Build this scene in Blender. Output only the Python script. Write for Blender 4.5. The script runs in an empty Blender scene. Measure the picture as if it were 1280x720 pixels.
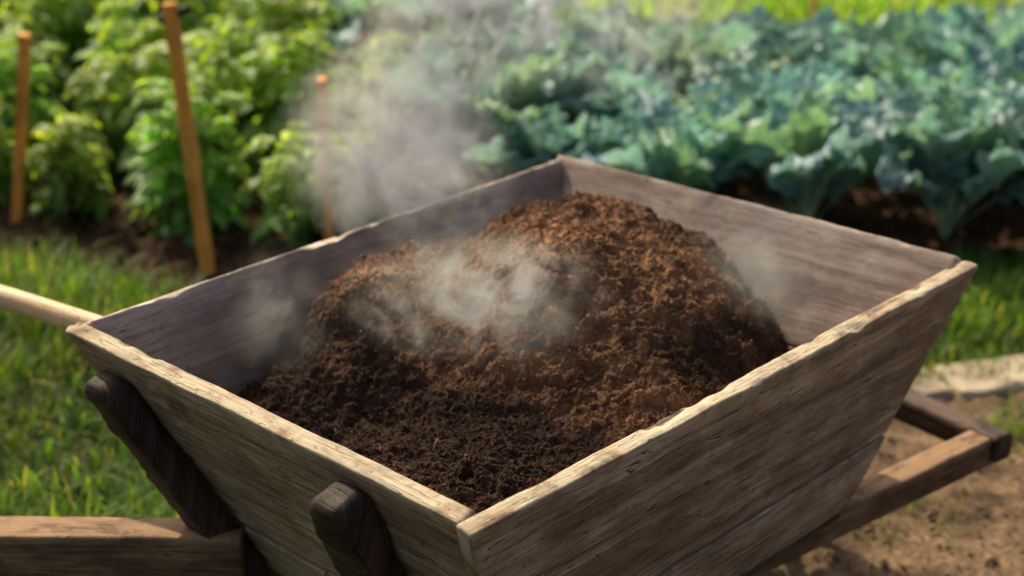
import bpy, math, random
import numpy as np
from mathutils import Vector, Matrix
random.seed(7); rng=np.random.default_rng(7)
scene=bpy.context.scene
C=scene.collection
# ------------------------------------------------------------ helpers
LAT=rng.random((64,64,64))*2-1
def vnoise(P):
    P=np.asarray(P,float); i=np.floor(P).astype(int); f=P-i; f=f*f*(3-2*f)
    def g(a,b,c): return LAT[(i[...,0]+a)&63,(i[...,1]+b)&63,(i[...,2]+c)&63]
    x,y,z=f[...,0],f[...,1],f[...,2]
    c00=g(0,0,0)*(1-x)+g(1,0,0)*x; c10=g(0,1,0)*(1-x)+g(1,1,0)*x
    c01=g(0,0,1)*(1-x)+g(1,0,1)*x; c11=g(0,1,1)*(1-x)+g(1,1,1)*x
    return (c00*(1-y)+c10*y)*(1-z)+(c01*(1-y)+c11*y)*z
def fbm(P,o=4,g=.5):
    P=np.asarray(P,float); r=0;a=1;s=0
    for k in range(o):
        r=r+a*vnoise(P*(2.03**k)+k*7.3); s+=a; a*=g
    return r/s
def mesh_np(name,V,F,col=None,grain=None,smooth=True):
    V=np.ascontiguousarray(V,dtype=np.float32).reshape(-1,3); F=np.ascontiguousarray(F,dtype=np.int32)
    me=bpy.data.meshes.new(name); n,k=F.shape
    me.vertices.add(len(V)); me.vertices.foreach_set('co',V.ravel())
    me.loops.add(n*k); me.loops.foreach_set('vertex_index',F.ravel())
    me.polygons.add(n); me.polygons.foreach_set('loop_start',np.arange(0,n*k,k,dtype=np.int32))
    me.update(calc_edges=True)
    me.polygons.foreach_set('use_smooth',np.full(n,smooth))
    if col is not None:
        ca=me.color_attributes.new('Col','FLOAT_COLOR','POINT')
        c=np.ones((len(V),4),np.float32); c[:,:3]=col; ca.data.foreach_set('color',c.ravel())
    if grain is not None:
        a=me.attributes.new('grain','FLOAT_VECTOR','POINT'); a.data.foreach_set('vector',np.ascontiguousarray(grain,dtype=np.float32).ravel())
    me.update(); return me
def obj(name,me,mat=None,parent=None):
    o=bpy.data.objects.new(name,me); C.objects.link(o)
    if mat and me and not me.materials: me.materials.append(mat)
    if parent: o.parent=parent
    return o
def grid_faces(a,b,off=0):
    i=np.arange(a-1)[:,None]*b+np.arange(b-1)[None,:]
    return (np.stack([i,i+1,i+b+1,i+b],-1).reshape(-1,4)+off)
# ------------------------------------------------------------ materials
def newmat(n):
    m=bpy.data.materials.new(n); m.use_nodes=True; nt=m.node_tree; nt.nodes.clear()
    out=nt.nodes.new('ShaderNodeOutputMaterial'); return m,nt,out
def N(nt,t,**kw):
    n=nt.nodes.new(t)
    for k,v in kw.items():
        if k in n.inputs.keys(): n.inputs[k].default_value=v
        else: setattr(n,k,v)
    return n
def ramp(nt,src,stops):
    r=nt.nodes.new('ShaderNodeValToRGB'); e=r.color_ramp.elements
    while len(e)<len(stops): e.new(.5)
    for q,(p,c) in zip(e,stops):
        q.position=p; q.color=(c if len(c)==4 else (*c,1))
    nt.links.new(src,r.inputs[0]); return r.outputs[0]
def mix(nt,f,a,b,mode='MIX'):
    m=nt.nodes.new('ShaderNodeMix'); m.data_type='RGBA'; m.blend_type=mode
    for i,v in ((0,f),(6,a),(7,b)):
        if hasattr(v,'links'): nt.links.new(v,m.inputs[i])
        else: m.inputs[i].default_value=v if i==0 else (*v,1)
    return m.outputs[2]
def mth(nt,op,a,b=None,c=None):
    m=nt.nodes.new('ShaderNodeMath'); m.operation=op
    for i,v in enumerate((a,b,c)):
        if v is None: continue
        if hasattr(v,'links'): nt.links.new(v,m.inputs[i])
        else: m.inputs[i].default_value=v
    return m.outputs[0]
def noise(nt,vec,scale,detail=5,rough=.6,dist=0):
    n=N(nt,'ShaderNodeTexNoise',Scale=scale,Detail=detail,Roughness=rough,Distortion=dist)
    if vec is not None: nt.links.new(vec,n.inputs['Vector'])
    return n.outputs['Fac']
def wood(name,dark,mid,light,rough=.75,bump=.5):
    m,nt,out=newmat(name); L=nt.links
    at=N(nt,'ShaderNodeAttribute',attribute_name='grain')
    def mpg(sc,loc=(0,0,0)):
        mp=N(nt,'ShaderNodeMapping'); mp.inputs['Scale'].default_value=sc; mp.inputs['Location'].default_value=loc; L.new(at.outputs['Vector'],mp.inputs['Vector']); return mp.outputs[0]
    g1=noise(nt,mpg((2.2,60,7)),1.0,6,.7,.6); g2=noise(nt,mpg((9,300,7)),1.0,4,.7,.3); g3=noise(nt,mpg((9,17,7)),1.0,7,.68,.5)
    s=mth(nt,'ADD',mth(nt,'MULTIPLY',g1,.33),mth(nt,'ADD',mth(nt,'MULTIPLY',g2,.27),mth(nt,'MULTIPLY',g3,.4)))
    c=ramp(nt,s,[(.40,dark),(.49,mid),(.60,light)])
    cr=noise(nt,mpg((3,38,7),(3,9,1)),1.0,4,.6,.2)
    crk=ramp(nt,mth(nt,'ABSOLUTE',mth(nt,'SUBTRACT',cr,.5)),[(0,(1,1,1)),(.009,(0,0,0))])
    crm=mth(nt,'MULTIPLY',crk,ramp(nt,g3,[(.47,(0,0,0)),(.6,(1,1,1))]))
    c=mix(nt,crm,c,(.02,.012,.008))
    pit=ramp(nt,noise(nt,mpg((60,110,7)),1.0,4,.65,.4),[(.64,(0,0,0)),(.70,(1,1,1))])
    c=mix(nt,mth(nt,'MULTIPLY',pit,.75),c,tuple(x*.35 for x in dark))
    wa=N(nt,'ShaderNodeAttribute',attribute_name='Col'); sp=N(nt,'ShaderNodeSeparateColor'); L.new(wa.outputs['Color'],sp.inputs[0])
    big=noise(nt,mpg((4,9,7),(7,2,0)),1,6,.7)
    c=mix(nt,mth(nt,'MULTIPLY',ramp(nt,big,[(.45,(0,0,0)),(.62,(1,1,1))]),.6),c,tuple(x*.4 for x in mid))
    wl=mix(nt,g2,tuple(min(1,x*1.2) for x in mid),tuple(min(.8,x*1.5) for x in light))
    c=mix(nt,mth(nt,'MULTIPLY',sp.outputs[0],ramp(nt,g3,[(.4,(.0,.0,.0)),(.55,(1,1,1))])),c,wl)
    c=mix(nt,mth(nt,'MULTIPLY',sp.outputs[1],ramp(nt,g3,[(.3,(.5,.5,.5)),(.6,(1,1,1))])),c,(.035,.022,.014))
    b=N(nt,'ShaderNodeBsdfPrincipled',Roughness=rough); b.inputs['Specular IOR Level'].default_value=.2
    L.new(c,b.inputs['Base Color'])
    h=mth(nt,'SUBTRACT',mth(nt,'ADD',mth(nt,'MULTIPLY',g1,.5),mth(nt,'ADD',mth(nt,'MULTIPLY',g2,.6),mth(nt,'MULTIPLY',g3,.5))),mth(nt,'ADD',crm,mth(nt,'MULTIPLY',pit,.5)))
    bp=N(nt,'ShaderNodeBump',Strength=bump,Distance=.006); L.new(h,bp.inputs['Height']); L.new(bp.outputs[0],b.inputs['Normal'])
    L.new(b.outputs[0],out.inputs[0]); return m
M_wood=wood('weathered_wood',(.13,.078,.042),(.36,.24,.145),(.62,.48,.33),.8,.8)
M_woodin=wood('stained_wood',(.22,.155,.12),(.38,.285,.225),(.54,.44,.35),.8,.35)
M_dark=wood('dark_wood',(.018,.010,.007),(.05,.028,.018),(.12,.075,.048),.6)
M_beam=wood('beam_wood',(.05,.025,.013),(.14,.075,.038),(.32,.2,.11))
M_handle=wood('pale_wood',(.5,.3,.13),(.68,.45,.22),(.8,.6,.36),.5,.2)
M_stake=wood('stake_wood',(.85,.25,.04),(.92,.36,.06),(.94,.46,.11),.7,.3)
def leafmat(name,trans,rough,tint,bscale=60,bstr=.3,spec=.4):
    m,nt,out=newmat(name); L=nt.links
    at=N(nt,'ShaderNodeAttribute',attribute_name='Col'); oi=N(nt,'ShaderNodeObjectInfo')
    hs=N(nt,'ShaderNodeHueSaturation'); L.new(at.outputs['Color'],hs.inputs['Color'])
    L.new(mth(nt,'MULTIPLY_ADD',oi.outputs['Random'],.03,.487),hs.inputs['Hue']); L.new(mth(nt,'MULTIPLY_ADD',oi.outputs['Random'],.35,.85),hs.inputs['Value'])
    b=N(nt,'ShaderNodeBsdfPrincipled',Roughness=rough); b.inputs['Specular IOR Level'].default_value=spec; L.new(hs.outputs[0],b.inputs['Base Color'])
    if bstr>0:
        tc=N(nt,'ShaderNodeTexCoord'); n2=noise(nt,tc.outputs['Object'],bscale,2); bp=N(nt,'ShaderNodeBump',Strength=bstr,Distance=.004); L.new(n2,bp.inputs['Height']); L.new(bp.outputs[0],b.inputs['Normal'])
    t=N(nt,'ShaderNodeBsdfTranslucent'); L.new(mix(nt,1.0,hs.outputs[0],tint,'MULTIPLY'),t.inputs[0])
    ms=nt.nodes.new('ShaderNodeMixShader'); ms.inputs[0].default_value=trans; L.new(b.outputs[0],ms.inputs[1]); L.new(t.outputs[0],ms.inputs[2]); L.new(ms.outputs[0],out.inputs[0]); return m
M_kale=leafmat('kale_leaf',.35,.38,(1.15,1.3,.85),70,.5,.5)
M_tom=leafmat('tomato_leaf',.5,.5,(2.2,2.1,.6),120,0)
M_grass=leafmat('grass_blade',.45,.55,(2.0,1.9,.5),40,.0,.3)

# ------------------------------------------------------------ ground zones
def zones(x,y):
    w=fbm(np.stack([x*2.2,y*2.2,x*0+.5],-1),3)*.16
    bedL=((y+w>3.88+np.maximum(0,(-.84-x))*.57)&(y<7.2)&(x+w<-.3))
    bedR=((y+w>4.06)&(y<6.25)&(x+w>-.35)&(x<4.5))
    dirt=((x+w*1.5>.28)&(y+w*.3<3.33+.2*(x-.9)))
    return bedL,bedR,dirt
s=np.linspace(-1,1,520)
gx=4.2*s+150*np.sign(s)*np.abs(s)**9; gy=3.5+4.2*s+150*np.sign(s)*np.abs(s)**9
X,Y=np.meshgrid(gx,gy)
bl,br,dt=zones(X,Y)
P=np.stack([X,Y,X*0],-1)
near=np.exp(-((X/7)**2+((Y-4)/8)**2))
clod=np.abs(fbm(P*14,4,.6))
Z=(fbm(P*1.5,3)*.012+(bl|br)*(.02+clod*.06)+dt*clod*.03+fbm(P*30,3)*.005)*near
gc=np.zeros(X.shape+(3,)); gc[:]=(.06,.075,.022)
gc[bl|br]=(.065,.035,.021); gc[dt]=(.20,.135,.082)
far=~(bl|br|dt)&(Y>6); gc[far]=(.15,.18,.035)
me=mesh_np('ground',np.stack([X,Y,Z],-1),grid_faces(520,520),gc.reshape(-1,3))
m,nt,out=newmat('soil_ground'); L=nt.links
at=N(nt,'ShaderNodeAttribute',attribute_name='Col'); tc=N(nt,'ShaderNodeTexCoord')
n1=noise(nt,tc.outputs['Object'],7,9,.75); n2=noise(nt,tc.outputs['Object'],90,5,.7)
c=mix(nt,1.0,at.outputs['Color'],ramp(nt,n1,[(.38,(.35,.35,.33)),(.62,(1.45,1.38,1.3))]),'MULTIPLY')
c=mix(nt,1.0,c,ramp(nt,n2,[(.3,(.4,.4,.4)),(.68,(1.55,1.55,1.55))]),'MULTIPLY')
b=N(nt,'ShaderNodeBsdfPrincipled',Roughness=.95); b.inputs['Specular IOR Level'].default_value=.1; L.new(c,b.inputs['Base Color'])
bp=N(nt,'ShaderNodeBump',Strength=.9,Distance=.014); L.new(n2,bp.inputs['Height']); L.new(bp.outputs[0],b.inputs['Normal']); L.new(b.outputs[0],out.inputs[0])
obj('ground',me,m)
def lumps(P,S,stretch=1.0):
    base=np.array([[1,0,0],[-1,0,0],[0,1,0],[0,-1,0],[0,0,1],[0,0,-1]],float)
    F=np.array([[0,2,4],[2,1,4],[1,3,4],[3,0,4],[2,0,5],[1,2,5],[3,1,5],[0,3,5]])
    n=len(P); a=rng.normal(size=(n,3,3)); q,_=np.linalg.qr(a)
    B=base[None]*(1+rng.uniform(-.35,.35,(n,6,1))); B=B*np.stack([np.ones(n)*1,rng.uniform(.5,1,n),rng.uniform(.4,.9,n)],-1)[:,None,:]
    if np.ndim(stretch): B[:,:,0]*=stretch[:,None]
    V=np.einsum('nij,nkj->nki',q,B)*S[:,None,None]+P[:,None,:]
    FF=(F[None]+np.arange(n)[:,None,None]*6).reshape(-1,3)
    return V.reshape(-1,3),FF
n=22000; px=rng.uniform(-2.2,2.6,n); py=rng.uniform(1.3,5.2,n); a_,b_,d_=zones(px,py); k=a_|b_|d_; px,py,d_=px[k],py[k],d_[k]
sz=rng.gamma(1.4,.0024,len(px))+.0015; sz=np.where(d_,sz*.9,sz*1.5)
V,F=lumps(np.stack([px,py,sz*.3+np.where(d_,.006,.03)],-1),sz)
cc=np.where(d_[:,None],np.array([.21,.145,.09]),np.array([.07,.038,.023]))*rng.uniform(.4,1.5,(len(px),1))
mclod,nt,out=newmat('clods'); at=N(nt,'ShaderNodeAttribute',attribute_name='Col'); b=N(nt,'ShaderNodeBsdfPrincipled',Roughness=.95); b.inputs['Specular IOR Level'].default_value=.12
nt.links.new(at.outputs['Color'],b.inputs['Base Color']); nt.links.new(b.outputs[0],out.inputs[0])
obj('soil_clods',mesh_np('soil_clods',V,F,np.repeat(cc,6,0),smooth=False),mclod)

# ------------------------------------------------------------ grass
def blades(x,y,h,w,col,z0=0.0):
    n=len(x); az=rng.uniform(0,2*np.pi,n); bend=rng.uniform(.2,1.25,n)
    t=np.array([0,.4,.75,1.0]); ww=np.array([1,.85,.5,.06])
    d=np.stack([np.cos(az),np.sin(az)],-1); p=np.stack([-np.sin(az),np.cos(az)],-1)
    V=np.zeros((n,4,2,3))
    out_=(h*bend)[:,None]*t[None]**2*.8; up=h[:,None]*(t[None]-.3*bend[:,None]*t[None]**2)
    for sgn,j in ((-1,0),(1,1)):
        V[:,:,j,0]=x[:,None]+d[:,None,0]*out_+sgn*p[:,None,0]*w[:,None]*ww
        V[:,:,j,1]=y[:,None]+d[:,None,1]*out_+sgn*p[:,None,1]*w[:,None]*ww
        V[:,:,j,2]=z0+up
    f=np.array([[0,1,3,2],[2,3,5,4],[4,5,7,6]])
    F=(f[None]+np.arange(n)[:,None,None]*8).reshape(-1,4)
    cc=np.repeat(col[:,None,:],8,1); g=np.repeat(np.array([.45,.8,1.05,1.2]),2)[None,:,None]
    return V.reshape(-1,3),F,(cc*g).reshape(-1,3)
def gcol(n,y):
    a=np.array([.055,.125,.018]); b=np.array([.15,.21,.035]); r=rng.random((n,1))**1.3
    c=a*(1-r)+b*r; dry_lit=rng.random(n)<.06; c[dry_lit]=(.32,.26,.11); return c
parts=[]
def scatter(n,x0,x1,y0,y1,hs,ws,soft=False,bright=1.0):
    x=rng.uniform(x0,x1,n); y=rng.uniform(y0,y1,n); a,b,d=zones(x,y)
    dens=fbm(np.stack([x*4,y*4,x*0+3.1],-1),4,.6)
    if soft: k=d&(dens>.12)|(a|b)&(dens>.42)
    else: k=~(a|b|d)&(rng.random(n)<.95+1.2*dens)
    x,y=x[k],y[k]; dens=dens[k]
    h=rng.uniform(*hs,len(x))*(1+1.0*dens); parts.append(blades(x,y,h,rng.uniform(*ws,len(x)),gcol(len(x),y)*bright*(1+.8*dens[:,None])))
scatter(72000,-2.4,.9,1.3,4.3,(.04,.13),(.0014,.0036))
scatter(34000,.4,2.8,3.2,4.5,(.035,.11),(.0014,.0036),bright=1.3)
scatter(9000,-1,3.,1.2,4.2,(.02,.06),(.0013,.0028),True)
scatter(6500,-3,3,4,6.5,(.03,.09),(.002,.004),True)
scatter(42000,-6,7,6.1,12,(.1,.28),(.004,.008),bright=2.3)
scatter(16000,-16,16,12,24,(.15,.35),(.008,.02),bright=2.3)
for cx0,cy0,nn in ((.95,1.99,700),(1.12,2.04,500),(.82,1.95,700),(.66,1.9,500),(1.2,3.18,250),(1.33,3.2,250),(1.05,3.1,120),(1.25,2.6,120)):
    cx=rng.normal(cx0,.06,nn); cy=rng.normal(cy0,.03,nn); parts.append(blades(cx,cy,rng.uniform(.03,.09,nn),rng.uniform(.0012,.0028,nn),gcol(nn,cy)*1.2))
nw=9000; wx=rng.uniform(-2.4,2.6,nw); wy=rng.uniform(1.4,4.4,nw); a_,b_,d_=zones(wx,wy); dn=fbm(np.stack([wx*2.5,wy*2.5,wx*0+8],-1),3); k=~(a_|b_|d_)&(dn>.02); wx,wy=wx[k],wy[k]
parts.append(blades(wx,wy,rng.uniform(.03,.09,len(wx)),rng.uniform(.005,.010,len(wx)),gcol(len(wx),wy)*np.array([.9,1.1,1.2])))
off=0;VV=[];FF=[];CC=[]
for v,f,c in parts: VV.append(v);FF.append(f+off);CC.append(c);off+=len(v)
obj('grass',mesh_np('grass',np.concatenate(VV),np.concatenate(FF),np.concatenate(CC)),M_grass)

# ------------------------------------------------------------ kale: upright broad leaves on pale stalks
def kale(seed,nleaf=15,H=.54):
    r=np.random.default_rng(seed); Vs=[];Fs=[];Cs=[];off=0; NT,NS=48,25
    t=np.linspace(0,1,NT); s=np.linspace(-1,1,NS)
    for i in range(nleaf):
        q=i/(nleaf-1)
        az=i*2.39996+r.uniform(-.3,.3); Ln=H*(1.0-.25*q)*r.uniform(.82,1.12)
        e0=math.radians(48+36*q+r.uniform(-6,6)); e1=math.radians(-22+82*q**.8+r.uniform(-20,20))
        el=e0+(e1-e0)*t**2.6; dl=Ln/(NT-1)
        cr=np.concatenate([[0],np.cumsum(np.cos(el[:-1])*dl)]); cz=np.concatenate([[0],np.cumsum(np.sin(el[:-1])*dl)])+.02+.03*q
        W=Ln*r.uniform(.19,.26)
        tb=np.clip((t-.27)/.73,0,1); w=W*np.sin(np.pi*tb**.85)**.7*(1-.15*tb); w=np.maximum(w,.0065)
        lob=1+.12*np.sin(t*26+r.uniform(0,6))+.09*np.sin(t*61+r.uniform(0,6))
        T,S=np.meshgrid(t,s,indexing='ij'); wl=(w*np.where(t>.3,lob,1))[:,None]
        ph=r.uniform(0,6,4); sg=np.sign(S); env=np.clip((T-.27)*8,0,1)
        ruf=env*W*(.16*np.abs(S)**2.5*np.sin(T*20+ph[0]+sg*ph[2])+.17*np.abs(S)**4*np.sin(T*54+ph[1]+sg*ph[3]))
        crk=fbm(np.stack([T*18+seed,S*6,T*0+i],-1),3)*W*.14*env
        pucker=np.abs(np.sin((T-np.abs(S)*.16)*31+i))*W*.06*(np.abs(S)<.95)*env
        cup=(.4 if q>.4 else .25)*wl*np.abs(S)**1.4+ruf+crk+pucker
        lat=S*wl*(.94); nx=-np.sin(el)[:,None]; nz=np.cos(el)[:,None]
        R=cr[:,None]+nx*cup; Zz=cz[:,None]+nz*cup
        tw=r.uniform(-.8,.8)*T; lr=lat*np.cos(tw); ld=lat*np.sin(tw); R=R+nx*ld; Zz=Zz+nz*ld; lr=lr+(T**2)*Ln*r.uniform(-.14,.14)
        x=R*math.cos(az)-lr*math.sin(az); y=R*math.sin(az)+lr*math.cos(az)
        Vs.append(np.stack([x,y,Zz],-1).reshape(-1,3)); Fs.append(grid_faces(NT,NS,off)); off+=NT*NS
        base=np.array([.17,.315,.36])+np.array([.04,.06,-.10])*q*r.uniform(.0,1)
        c=np.ones((NT,NS,3))*base*r.uniform(.6,1.35)
        c*= (1+.35*fbm(np.stack([T*14,S*6,T*0+i*3.],-1),3))[...,None]
        rib=np.exp(-(S/.075)**2); vein=np.clip(np.cos((T-np.abs(S)*.16)*62+2*i),.8,1)-.8; vein=vein/.2*.42*(np.abs(S)<.85)*(T>.3)
        rb=np.clip(rib*.9+vein+(T<.28)*1.0,0,1)[...,None]; c=c*(1-rb)+np.array([.50,.62,.48])*rb
        edge=np.clip((np.abs(S)-.88)/.12,0,1)[...,None]*.4; c=c*(1-edge)+np.array([.38,.52,.5])*edge
        if r.random()<.14: c=c*.5+np.array([.26,.38,.10])*.5
        Cs.append(c.reshape(-1,3))
    a=np.linspace(0,2*np.pi,9)[:-1]; hz=np.linspace(-.02,.12,5)
    st=np.array([[.018*math.cos(q)*(1-.3*k/4),.018*math.sin(q)*(1-.3*k/4),hz[k]] for k in range(5) for q in a])
    f=[[k*8+j,k*8+(j+1)%8,(k+1)*8+(j+1)%8,(k+1)*8+j] for k in range(4) for j in range(8)]
    Vs.append(st);Fs.append(np.array(f)+off);Cs.append(np.ones((40,3))*[.3,.4,.25])
    return mesh_np('kale_leaves',np.concatenate(Vs),np.concatenate(Fs),np.concatenate(Cs))
kales=[kale(11,19),kale(12,16),kale(13,20),kale(14,17),kale(15,18)]
kp=[]
for row,(y0,h,x0,x1,dx) in enumerate([(4.75,.98,-.02,3.2,.43),(5.22,.88,-.25,3.4,.43),(5.66,.76,-.2,3.8,.42)]):
    x=x0
    while x<x1:
        yy=y0+random.uniform(-.07,.07)
        kp.append((x+random.uniform(-.05,.05),yy,h*random.uniform(.86,1.14))); x+=dx*random.uniform(.88,1.1)
for x,y,h in [(-.75,6.1,.85),(-.42,6.25,.8),(-.1,6.3,.75),(-1.0,6.35,.75),(.12,4.42,.75),(.46,4.36,.85),(.82,4.30,.92),(1.20,4.26,1.08),(1.58,4.28,1.0),(2.0,4.3,1.0),(2.5,4.35,.95)]: kp.append((x,y,h))
for i,(x,y,h) in enumerate(kp):
    o=obj('kale_plant',kales[i%5],M_kale); o.location=(x,y,.02); o.scale=(h,h,h*random.uniform(.9,1.02)); o.rotation_euler=(random.uniform(-.08,.08),random.uniform(-.08,.08),random.uniform(0,6.28))

# ------------------------------------------------------------ tomato plants
def tomato(seed,H=.55):
    r=np.random.default_rng(seed); Vs=[];Fs=[];Cs=[];off=0
    tt=np.linspace(0,1,6); wp=np.array([.05,.75,1,.78,.42,.0])
    def leaflet(p,d,up,L,col):
        nonlocal off
        d=d/np.linalg.norm(d); sd=np.cross(d,up); sd/=np.linalg.norm(sd)+1e-9; nn=np.cross(sd,d)
        W=L*.3; v=np.zeros((6,3,3)); dr=r.uniform(.1,.5)
        for j,sg in enumerate((-1,0,1)):
            jag=1+r.uniform(-.22,.22,6)
            v[:,j]=p+d*(tt*L)[:,None]+sd*(sg*W*wp*jag)[:,None]+nn*((abs(sg)*.3*W*wp)-dr*L*tt**2)[:,None]
        Vs.append(v.reshape(-1,3));Fs.append(grid_faces(6,3,off));off+=18
        c=np.ones((6,3,3))*col; c[:,1]*=1.25; Cs.append(c.reshape(-1,3))
    def strip(p0,p1,w,col):
        nonlocal off
        d=p1-p0; a=np.cross(d,[0,0,1.]); a=a/(np.linalg.norm(a)+1e-9)*w; b=np.cross(d,a); b=b/(np.linalg.norm(b)+1e-9)*w
        v=np.array([p0+a,p0+b,p0-a,p0-b,p1+a,p1+b,p1-a,p1-b]); f=np.array([[0,1,5,4],[1,2,6,5],[2,3,7,6],[3,0,4,7]])+off
        Vs.append(v);Fs.append(f);off+=8;Cs.append(np.ones((8,3))*col)
    for k in range(4):
        az=r.uniform(0,6.28); p=np.array([r.normal(0,.02),r.normal(0,.02),0.]); ln=H*r.uniform(.75,1.05); ns=13
        lean=r.uniform(.05,.38)
        for i in range(ns):
            q=i/ns; d=np.array([math.cos(az)*lean,math.sin(az)*lean,1.])+r.normal(0,.12,3); d/=np.linalg.norm(d); p1=p+d*ln/ns
            strip(p,p1,.005*(1-.6*q),(.16,.26,.06))
            for rep in range(2):
                la=r.uniform(0,6.28); LL=r.uniform(.1,.19)*(1.1-.45*q); e0=r.uniform(.0,.9)
                dirv=np.array([math.cos(la)*math.cos(e0),math.sin(la)*math.cos(e0),math.sin(e0)])
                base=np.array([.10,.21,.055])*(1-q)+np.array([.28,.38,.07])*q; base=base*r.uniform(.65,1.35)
                m=6; pp=p1.copy(); dd=dirv.copy()
                for j in range(m):
                    pn=pp+dd*LL/m; strip(pp,pn,.0018,(.16,.26,.07)); dd=dd+np.array([0,0,-.17]); dd/=np.linalg.norm(dd); pp=pn
                    if j>=1 and j<m-1:
                        sdv=np.cross(dd,[0,0,1.]); sdv/=np.linalg.norm(sdv)+1e-9
                        for sg in (-1,1): leaflet(pp,dd*.5+sdv*sg+np.array([0,0,r.uniform(-.3,.25)]),np.array([0,0,1.])+r.normal(0,.25,3),r.uniform(.04,.075)*(1.1-.3*q),base*r.uniform(.85,1.15))
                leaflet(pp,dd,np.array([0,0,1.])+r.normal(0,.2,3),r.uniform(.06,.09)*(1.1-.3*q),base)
            p=p1
    return mesh_np('tomato_foliage',np.concatenate(Vs),np.concatenate(Fs),np.concatenate(Cs))
toms=[tomato(21),tomato(22),tomato(23),tomato(24),tomato(25)]
tp=[]
for row in range(7):
    for k in range(8):
        x=-.62-k*.3+random.uniform(-.07,.07); y=4.26+row*.45+k*.1+random.uniform(-.07,.07)
        if row==0 : h=.72
        elif row<3: h=.86
        else: h=.92
        if row>=5 and k<1: continue
        tp.append((x-(.05*row),y,h*random.uniform(.8,1.15)))
tp+=[(-.42,4.5,.6),(-.45,4.9,.7),(-.4,5.2,.65)]
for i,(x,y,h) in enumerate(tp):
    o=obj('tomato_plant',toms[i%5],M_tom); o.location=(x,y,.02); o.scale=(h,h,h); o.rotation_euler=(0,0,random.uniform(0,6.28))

# ------------------------------------------------------------ slab builder (worn boards)
def slab(name,A,B,Cc,D,n,t,mat,parent,r=.004,amp=.0014,ragged=0.,stain=None,seed=0,wear=True,dl=.006):
    A,B,Cc,D,n=[np.array(v,float) for v in (A,B,Cc,D,n)]; n=n/np.linalg.norm(n)
    W=np.linalg.norm(A-D); Ln=np.linalg.norm(B-A); ns=max(6,int(Ln/dl)); m=max(4,int(W/.009)); mt=4
    loop=[]
    def arc(cw,cd,a0,a1):
        for k in range(1,4):
            a=a0+(a1-a0)*k/4; loop.append((cw+r*math.cos(a),cd+r*math.sin(a)))
    for k in range(m+1): loop.append((r+(W-2*r)*k/m,0))
    arc(W-r,r,-math.pi/2,0)
    for k in range(mt+1): loop.append((W,r+(t-2*r)*k/mt))
    arc(W-r,t-r,0,math.pi/2)
    for k in range(m+1): loop.append((W-r-(W-2*r)*k/m,t))
    arc(r,t-r,math.pi/2,math.pi)
    for k in range(mt+1): loop.append((0,t-r-(t-2*r)*k/mt))
    arc(r,r,math.pi,1.5*math.pi)
    lp=np.array(loop); K=len(lp); cen=np.array([W/2,t/2])
    us=[0,0,r*.4/Ln]+list(np.linspace(r/Ln,1-r/Ln,ns))+[1-r*.4/Ln,1,1]; sc=[.0,.9,.97]+[1]*ns+[.97,.9,.0]
    V=[];G=[];Wr=[]
    for u,q in zip(us,sc):
        if q<1:
            ins=(1-q)*np.array([W/2,t/2]); ins=np.minimum(ins,r) if q>0 else np.array([W/2,t/2])
            l=cen+(lp-cen)*(1-ins/np.array([W/2,t/2]))
        else: l=lp
        w=(l[:,0]/W)[:,None]; top=A+(B-A)*u; bot=D+(Cc-D)*u
        V.append(top+(bot-top)*w+n*l[:,1][:,None]); G.append(np.stack([np.full(K,u*Ln),l[:,0]+l[:,1],np.full(K,seed*3.7)],-1))
        Wr.append(np.stack([np.exp(-l[:,0]/.006)*(1. if wear else 0),l[:,0]/W,l[:,1]/t],-1))
    V=np.array(V);G=np.array(G);Wr=np.array(Wr)
    Pn=V+seed*5.1
    d=np.stack([fbm(Pn*16+11*k,3) for k in range(3)],-1)*amp
    d+=n*(fbm(np.stack([G[...,0]*7+seed*3,G[...,1]*130,G[...,2]],-1),2)*amp*.6)[...,None]
    V=V+d
    if ragged:
        rg=fbm(np.stack([G[...,0]*60+seed*9,G[...,1]*60,V[...,2]*0+.3],-1),4,.75)
        chip=np.clip(fbm(np.stack([G[...,0]*17+seed*4,G[...,1]*40+4,V[...,2]*0],-1),3)-.42,0,1)*4
        down=(D-A)/W
        V=V+down*((rg*.3+.15+chip*1.3)*ragged*Wr[...,0]**.5)[...,None]
    col=np.zeros(V.shape); col[...,0]=Wr[...,0]
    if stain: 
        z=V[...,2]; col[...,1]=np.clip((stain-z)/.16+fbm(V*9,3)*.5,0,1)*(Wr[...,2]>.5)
    F=grid_faces(len(us),K); ii=np.arange(len(us)-1)*K
    F=np.concatenate([F,np.stack([ii+K-1,ii,ii+K,ii+2*K-1],-1)])
    me=mesh_np(name,V.reshape(-1,3),F,col.reshape(-1,3),G.reshape(-1,3))
    return obj(name,me,mat,parent)
def beam(name,p0,p1,w,h,mat,parent,r=.006,**k):
    p0=np.array(p0,float);p1=np.array(p1,float); d=(p1-p0)/np.linalg.norm(p1-p0); up=np.array([0,0,1.]) if abs(d[2])<.8 else np.array([1.,0,0])
    sd=np.cross(d,up); sd/=np.linalg.norm(sd); u=np.cross(sd,d)
    o=-sd*w/2
    return slab(name,p0+o+u*h/2,p1+o+u*h/2,p1+o-u*h/2,p0+o-u*h/2,sd,w,mat,parent,r=r,**k)

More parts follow.
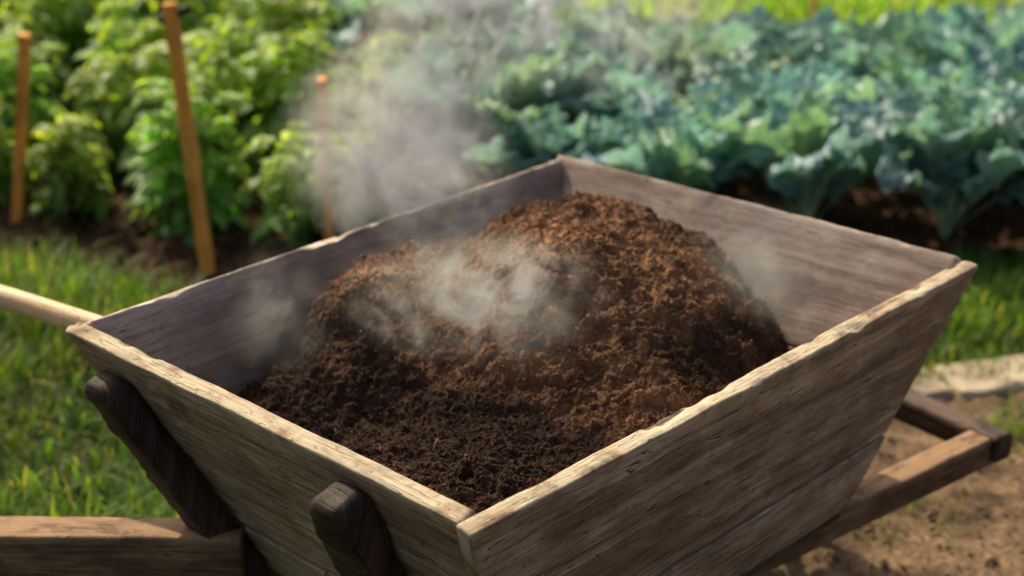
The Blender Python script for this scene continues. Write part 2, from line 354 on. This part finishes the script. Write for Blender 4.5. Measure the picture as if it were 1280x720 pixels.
# ------------------------------------------------------------ wheelbarrow
wb=bpy.data.objects.new('wooden_wheelbarrow',None); C.objects.link(wb)
ZT,ZB=.70,.35
Lt=np.array([-.619,2.074,ZT]);Ft=np.array([-.037,1.529,ZT]);Rt=np.array([.713,2.325,ZT]);Bt=np.array([.095,2.864,ZT])
Lb=np.array([-.396,2.066,ZB]);Fb=np.array([.019,1.676,ZB]);Rb=np.array([.514,2.195,ZB]);Bb=np.array([.070,2.582,ZB])
cen=(Lt+Ft+Rt+Bt+Lb+Fb+Rb+Bb)/8; TH=.024
def wall(nm,T0,T1,B0,B1,e0,e1,splits,seed,st):
    d=(T1-T0)/np.linalg.norm(T1-T0); T0=T0-d*e0; T1=T1+d*e1; B0=B0-d*e0; B1=B1+d*e1
    n=np.cross(T1-T0,B0-T0); n/=np.linalg.norm(n)
    if np.dot(n,cen-T0)<0: n=-n
    W=np.linalg.norm(T0-B0)
    for i in range(len(splits)-1):
        a,b=splits[i]+(.0018/W if i else 0),splits[i+1]-.0018/W
        off=n*(.0 if i%2==0 else .003)
        slab(f'{nm}_plank_{i+1}',T0+(B0-T0)*a+off,T1+(B1-T1)*a+off,T1+(B1-T1)*b+off,T0+(B0-T0)*b+off,n,TH-(0.001*i),M_wood if nm in('side','tail') else M_woodin,wb,r=.0034 if i==0 else .0025,ragged=.0045 if i==0 else 0,stain=st,seed=seed+i,wear=(i==0),amp=.0018)
    return n
nFR=wall('side',Ft,Rt,Fb,Rb,.012,0.0,[0,.36,.7,1],1,.62)
nLF=wall('tail',Lt,Ft,Lb,Fb,.006,-TH-.001,[0,.45,.78,1],5,.62)
nLB=wall('far_side',Lt,Bt,Lb,Bb,-TH-.002,-TH-.002,[0,.5,1],9,.70)
nBR=wall('head',Bt,Rt,Bb,Rb,0,-TH-.002,[0,.5,1],13,.60)
def inset(p,a,z): q=p+(cen-p)*a; return np.array([q[0],q[1],z])
slab('floor',inset(Lb,.02,.356),inset(Bb,.02,.356),inset(Rb,.02,.356),inset(Fb,.02,.356),(0,0,-1),.025,M_dark,wb,seed=20,dl=.02)
def post(nm,T,Bm,along,w,t,nrm,s0,s1,seed):
    d=(Bm-T)/np.linalg.norm(Bm-T); a=T+d*s0; b=T+d*s1; h=along*w/2
    slab(nm,a-h-nrm*t,a+h-nrm*t,b+h-nrm*t,b-h-nrm*t,nrm,t-.002,M_dark,wb,r=.015,seed=seed,wear=False,amp=.006)
dLF=(Ft-Lt)/np.linalg.norm(Ft-Lt)
def onwall(T0,T1,B0,B1,u): return T0+(T1-T0)*u,B0+(B1-B0)*u
T,Bm=onwall(Lt,Ft,Lb,Fb,.105); post('post_1',T,Bm,dLF,.056,.05,nLF,.035,.40,31)
T,Bm=onwall(Lt,Ft,Lb,Fb,.735); post('post_2',T,Bm,dLF,.064,.055,nLF,.018,.44,32)
dBR=(Rt-Bt)/np.linalg.norm(Rt-Bt)
T,Bm=onwall(Bt,Rt,Bb,Rb,.5); post('post_3',T,Bm,dBR,.05,.045,nBR,-.008,.42,33)
beam('handle_beam',(-.375,2.0,.392),(-1.75,2.03,.392),.06,.074,M_beam,wb,seed=40,r=.006)
beam('rail',(-.02,1.835,.30),(.80,2.468,.315),.05,.052,M_beam,wb,seed=41,r=.008)
beam('rail_far',(-.40,2.10,.30),(.50,2.83,.30),.05,.052,M_beam,wb,seed=42,r=.008)
beam('nose_crosspiece',(.825,2.445,.322),(.50,2.86,.322),.048,.05,M_dark,wb,seed=43,r=.012)
beam('bearer',(.56,2.27,.298),(.12,2.70,.298),.04,.05,M_beam,wb,seed=44)
beam('bearer_rear',(.10,1.72,.298),(-.46,2.22,.298),.045,.05,M_dark,wb,seed=45)
beam('leg_1',(.30,2.06,.33),(.33,2.0,-.01),.045,.05,M_dark,wb,seed=46)
beam('leg_2',(-.37,2.06,.35),(-.38,2.06,-.01),.045,.05,M_dark,wb,seed=47)
def pole(nm,p0,p1,r0,r1,mat,parent,seed=0,nseg=50):
    p0=np.array(p0,float);p1=np.array(p1,float);d=(p1-p0);Ln=np.linalg.norm(d);d/=Ln
    a=np.cross(d,[0,0,1.]) if abs(d[2])<.9 else np.cross(d,[1.,0,0]); a/=np.linalg.norm(a);b=np.cross(d,a);K=16;V=[];G=[]
    for k in range(-1,nseg+2):
        q=min(max(k/nseg,0),1); rr=(r0+(r1-r0)*q)*(1 if 0<=k<=nseg else .01)
        rr*=1 if 0<k<nseg else .9
        for j in range(K):
            an=2*math.pi*j/K; V.append(p0+d*Ln*q+(a*math.cos(an)+b*math.sin(an))*rr); G.append((q*Ln,abs(an-math.pi)*r0,seed))
    V=np.array(V); V+=np.stack([fbm(V*8+9*k,2) for k in range(3)],-1)*.0015
    n_=nseg+3;F=[[k*K+j,k*K+(j+1)%K,(k+1)*K+(j+1)%K,(k+1)*K+j] for k in range(n_-1) for j in range(K)]
    return obj(nm,mesh_np(nm,V,np.array(F),np.zeros(V.shape),np.array(G)),mat,parent)
pole('handle',(-.535,2.175,.635),(-1.6,2.76,.71),.0185,.017,M_handle,wb,3)
pole('axle',(.29,2.80,.17),(.58,2.66-.12,.17),.012,.012,M_dark,wb,4)
def wheel():
    V=[];F=[];K=40; prof=[(.165,-.02),(.175,-.012),(.175,.012),(.165,.02),(.135,.018),(.135,-.018)]
    for k in range(K):
        a=2*math.pi*k/K
        for rr,w in prof: V.append((rr*math.cos(a),w,rr*math.sin(a)))
    for k in range(K):
        for j in range(6): F.append([k*6+j,k*6+(j+1)%6,((k+1)%K)*6+(j+1)%6,((k+1)%K)*6+j])
    for sidx in range(6):
        a=math.pi*sidx/6*2; ca,sa=math.cos(a),math.sin(a); o=len(V)
        for rr in (.01,.14):
            for dx,dy in ((-.012,-.01),(.012,-.01),(.012,.01),(-.012,.01)): V.append((rr*ca-dx*sa,dy,rr*sa+dx*ca))
        F+= [[o+j,o+(j+1)%4,o+4+(j+1)%4,o+4+j] for j in range(4)]
    V=np.array(V,float); o=obj('wheel',mesh_np('wheel',V,np.array(F),np.zeros(V.shape),V),M_dark,wb); o.location=(.435,2.67,.175); return o
w=wheel(); w.rotation_euler=(0,0,math.radians(46))

# ------------------------------------------------------------ compost
def cheight(u,v):
    def g(cu,cv,ru,rv,h,p=1.1): return .44+h*np.exp(-(((u-cu)/ru)**2+((v-cv)/rv)**2)**p)
    k=.03
    z=[g(.46,.62,.42,.38,.375,1.2),g(.64,.62,.34,.32,.29),g(.21,.44,.27,.30,.31),g(.10,.20,.22,.2,.17)]
    fr=.44+.225/(1+np.exp(-(u-.30+.05*v)/.10))/(1+np.exp((v-.55)/.12)); z.append(fr)
    z=np.log(sum(np.exp(q/k) for q in z))*k-.03
    return z
n=620; uu,vv=np.meshgrid(np.linspace(0,1,n),np.linspace(0,1,n),indexing='ij')
def cpos(uu,vv,z):
    q=((z-ZB)/(ZT-ZB))[...,None]; ins=.016
    def cc(t,b): return (t+(b-t)*(1-q))
    u=(ins+uu*(1-2*ins))[...,None]; v=(ins*.8+vv*(1-1.6*ins))[...,None]
    Lq,Fq,Rq,Bq=[cc(a,b) for a,b in ((Lt,Lb),(Ft,Fb),(Rt,Rb),(Bt,Bb))]
    p=(Lq*(1-u)+Fq*u)*(1-v)+(Bq*(1-u)+Rq*u)*v; p[...,2]=z; return p
Z0=cheight(uu,vv); P0=cpos(uu,vv,np.minimum(Z0,ZT))
P0[...,2]=Z0
Q=P0.copy()
d1=fbm(Q*7,3)*.030; d2=np.abs(fbm(Q*20+3,4,.55))*.026; d3=fbm(Q*130,4,.75)*.0085; d4=np.clip(vnoise(Q*60+5)-.1,0,1)*.005
em=np.clip(np.minimum(np.minimum(uu,1-uu),np.minimum(vv,1-vv))/.05,0,1)
Z1=Z0+(d1+d2-.006)*(.3+.7*em)+d3+d4
lim=np.where(em<1,ZT-.02+.3*em,2); Z1=np.minimum(Z1,lim)
P1=cpos(uu,vv,np.minimum(Z1,ZT)); P1[...,2]=Z1
hj=np.stack([fbm(Q*100+21,3),fbm(Q*100+41,3)],-1)*.0055; P1[...,:2]+=hj*em[...,None]
dry_lit=np.clip((Z1-.61)/.17+fbm(Q*8+1,3)*.9,0,1)  # lit ridge and shaded, moist lower front put into the colour by height
ccol=np.array([.045,.024,.015])*(1-dry_lit[...,None])+np.array([.29,.150,.075])*dry_lit[...,None]
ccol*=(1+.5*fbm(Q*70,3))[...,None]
mcomp,nt,out=newmat('compost'); L=nt.links
at=N(nt,'ShaderNodeAttribute',attribute_name='Col'); tc=N(nt,'ShaderNodeTexCoord')
n1=noise(nt,tc.outputs['Object'],280,4,.7,1.5); n2=noise(nt,tc.outputs['Object'],600,2,.7,.5); n3=noise(nt,tc.outputs['Object'],26,3,.6)
c=mix(nt,1.0,at.outputs['Color'],ramp(nt,n1,[(.35,(.4,.4,.4)),(.52,(1,1,1)),(.68,(1.7,1.65,1.6))]),'MULTIPLY')
c=mix(nt,1.0,c,ramp(nt,n3,[(.35,(.6,.6,.6)),(.65,(1.3,1.3,1.3))]),'MULTIPLY')
b=N(nt,'ShaderNodeBsdfPrincipled',Roughness=.9); b.inputs['Specular IOR Level'].default_value=.12; L.new(c,b.inputs['Base Color'])
bp=N(nt,'ShaderNodeBump',Strength=.8,Distance=.003); L.new(mth(nt,'ADD',n1,mth(nt,'MULTIPLY',n2,.5)),bp.inputs['Height']); L.new(bp.outputs[0],b.inputs['Normal']); L.new(b.outputs[0],out.inputs[0])
cp=bpy.data.objects.new('compost_heap',None); C.objects.link(cp)
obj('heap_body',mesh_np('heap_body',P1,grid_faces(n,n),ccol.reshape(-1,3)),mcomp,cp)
k=52000; iu=rng.integers(6,n-6,k); iv=rng.integers(6,n-6,k); pc=P1[iu,iv]+rng.normal(0,.001,(k,3)); pc[:,2]+=.0006
ss=rng.gamma(1.6,.0006,k)+.0006; stc=np.where(rng.random(k)<.45,rng.uniform(2,7,k),1.0); ss=np.where(stc>1,ss*.5,ss)
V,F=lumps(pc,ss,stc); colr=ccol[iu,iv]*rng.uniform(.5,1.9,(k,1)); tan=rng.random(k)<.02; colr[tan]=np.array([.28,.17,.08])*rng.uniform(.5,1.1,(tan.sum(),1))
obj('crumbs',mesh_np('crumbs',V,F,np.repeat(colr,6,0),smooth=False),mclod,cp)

# ------------------------------------------------------------ stakes
def stake(p0,p1,w,tie=False):
    e=bpy.data.objects.new('garden_stake',None); C.objects.link(e)
    beam('stake_shaft',p0,p1,w,w*.7,M_stake,e,r=.004,seed=random.random()*50,dl=.03,wear=False)
    if tie:
        q=np.array(p1)*.96+np.array(p0)*.04; pole('tie',q+np.array([-.03,-.01,-.01]),q+np.array([.05,.01,.02]),.012,.01,M_dark,e)
stake((-.79,3.98,-.03),(-.855,4.05,.73),.046,True)
stake((-1.42,4.40,-.03),(-1.33,4.40,.57),.040)
stake((-.50,4.2,-.03),(-.495,4.15,.51),.036)
for x,y in [(.93,6.75),(1.28,6.9),(1.62,6.8),(2.15,6.9),(-.9,6.9),(-2.0,6.6)]: stake((x,y,-.03),(x+.02,y,.55),.03)

# ------------------------------------------------------------ stone edging
e=bpy.data.objects.new('stone_edging',None); C.objects.link(e)
m,nt,out=newmat('pale_stone'); L=nt.links; tc=N(nt,'ShaderNodeTexCoord'); n1=noise(nt,tc.outputs['Object'],9,6,.65); n2=noise(nt,tc.outputs['Object'],120,4,.7)
c=ramp(nt,n1,[(.3,(.28,.2,.13)),(.55,(.5,.39,.27)),(.75,(.64,.54,.4))]); c=mix(nt,.6,c,ramp(nt,n2,[(.3,(.5,.5,.5)),(.7,(1.2,1.2,1.2))]),'MULTIPLY')
b=N(nt,'ShaderNodeBsdfPrincipled',Roughness=.9); L.new(c,b.inputs['Base Color']); bp=N(nt,'ShaderNodeBump',Strength=.5,Distance=.005); L.new(n2,bp.inputs['Height']); L.new(bp.outputs[0],b.inputs['Normal']); L.new(b.outputs[0],out.inputs[0])
x=.1
for i in range(6):
    ln=random.uniform(.35,.5); x1=x+ln; f=lambda q:3.35+.2*(q-.9)
    beam(f'stone_{i+1}',(x,f(x)+random.uniform(-.01,.01),.000),(x1-.018,f(x1),.000),.16,.05,m,e,r=.012,amp=.010,seed=60+i,dl=.02,wear=False); x=x1

# ------------------------------------------------------------ hedge far behind
k=26000; hx=rng.uniform(-16,16,k); hy=16+rng.normal(0,.5,k); hz=rng.beta(1.6,1.2,k)*(1.7+.5*vnoise(np.stack([hx*.8,hx*0,hx*0],-1)))
dd=rng.normal(size=(k,3)); dd/=np.linalg.norm(dd,axis=1)[:,None]; e2=np.cross(dd,rng.normal(size=(k,3))); e2/=np.linalg.norm(e2,axis=1)[:,None]
pc=np.stack([hx,hy,hz],-1); l=rng.uniform(.05,.1,k)[:,None]
V=np.stack([pc-dd*l,pc+e2*l*.45,pc+dd*l,pc-e2*l*.45],1).reshape(-1,3); F=np.arange(k*4).reshape(-1,4)
obj('hedge',mesh_np('hedge',V,F,np.repeat(np.array([.05,.1,.025])*rng.uniform(.5,1.5,(k,1)),4,0)),M_tom)

# ------------------------------------------------------------ steam: separate small real volumes
st=bpy.data.objects.new('steam',None); C.objects.link(st)
def sphere_mesh():
    V=[];F=[];K=20;R=10
    for i in range(R+1):
        th=math.pi*i/R
        for j in range(K): ph=2*math.pi*j/K; V.append((math.sin(th)*math.cos(ph),math.sin(th)*math.sin(ph),math.cos(th)))
    for i in range(R):
        for j in range(K): F.append([i*K+j,(i+1)*K+j,(i+1)*K+(j+1)%K,i*K+(j+1)%K])
    return np.array(V),np.array(F)
SV,SF=sphere_mesh()
puffs=[((-.20,2.64,.80),(.21,.15,.22),28,.12),((-.08,2.74,1.03),(.23,.14,.23),26,.04),((-.05,2.06,.76),(.21,.12,.11),15,.03),((.20,2.78,.99),(.27,.13,.18),9,.03),
 ((.37,2.28,.71),(.14,.12,.12),5,.1),((-.33,2.14,.70),(.10,.10,.12),3,.1),((-.12,2.42,.80),(.15,.14,.14),9,.04)]
for i,(c0,r0,a,fl) in enumerate(puffs):
    m,nt,out=newmat(f'steam_vapour_{i}'); L=nt.links; tc=N(nt,'ShaderNodeTexCoord'); gpos=N(nt,'ShaderNodeNewGeometry')
    v3=N(nt,'ShaderNodeVectorMath',operation='LENGTH'); L.new(tc.outputs['Object'],v3.inputs[0])
    mr=N(nt,'ShaderNodeMapRange',interpolation_type='SMOOTHSTEP'); L.new(v3.outputs['Value'],mr.inputs[0]); mr.inputs[1].default_value=.1; mr.inputs[2].default_value=1; mr.inputs[3].default_value=a; mr.inputs[4].default_value=0
    nz=noise(nt,gpos.outputs['Position'],10,3,.6,2.2)
    nr=N(nt,'ShaderNodeMapRange',interpolation_type='SMOOTHSTEP'); L.new(nz,nr.inputs[0]); nr.inputs[1].default_value=.44; nr.inputs[2].default_value=.66; nr.inputs[3].default_value=fl; nr.inputs[4].default_value=1
    den=mth(nt,'MULTIPLY',mr.outputs[0],nr.outputs[0])
    vs=N(nt,'ShaderNodeVolumeScatter',Anisotropy=.25); vs.inputs['Color'].default_value=(1,.99,.86,1); L.new(den,vs.inputs['Density']); L.new(vs.outputs[0],out.inputs['Volume'])
    m.cycles.volume_step_rate=1.0
    o=obj(f'puff_{i+1}',mesh_np(f'puff_{i+1}',SV*1.0,SF),m,st); o.location=c0; o.scale=r0

# ------------------------------------------------------------ light, sky, camera
sd=Vector((-.5,.86,0)).normalized(); el=math.radians(44); sun_dir=Vector((sd.x*math.cos(el),sd.y*math.cos(el),math.sin(el)))
w=bpy.data.worlds.new('World'); scene.world=w; w.use_nodes=True; nt=w.node_tree; bg=nt.nodes['Background']
sk=nt.nodes.new('ShaderNodeTexSky'); sk.sky_type='NISHITA'; sk.sun_disc=False; sk.sun_elevation=el; sk.sun_rotation=math.atan2(sd.x,sd.y); sk.air_density=.9; sk.dust_density=6; sk.ozone_density=.4
nt.links.new(sk.outputs[0],bg.inputs[0]); bg.inputs[1].default_value=.15
ld=bpy.data.lights.new('sun','SUN'); ld.energy=5; ld.angle=math.radians(.6); ld.color=(1,.88,.64)
lo=bpy.data.objects.new('sun',ld); C.objects.link(lo); lo.rotation_euler=sun_dir.to_track_quat('Z','Y').to_euler()
cd=bpy.data.cameras.new('camera'); cd.lens=57.5; cd.sensor_width=36; cd.clip_end=500; cd.clip_start=.05
cd.dof.use_dof=True; cd.dof.focus_distance=1.98; cd.dof.aperture_fstop=3.2
co=bpy.data.objects.new('camera',cd); C.objects.link(co); co.location=(0,0,1.6); co.rotation_euler=(math.radians(68),0,0); scene.camera=co
scene.view_settings.view_transform='Standard'; scene.view_settings.look='None'; scene.view_settings.exposure=0
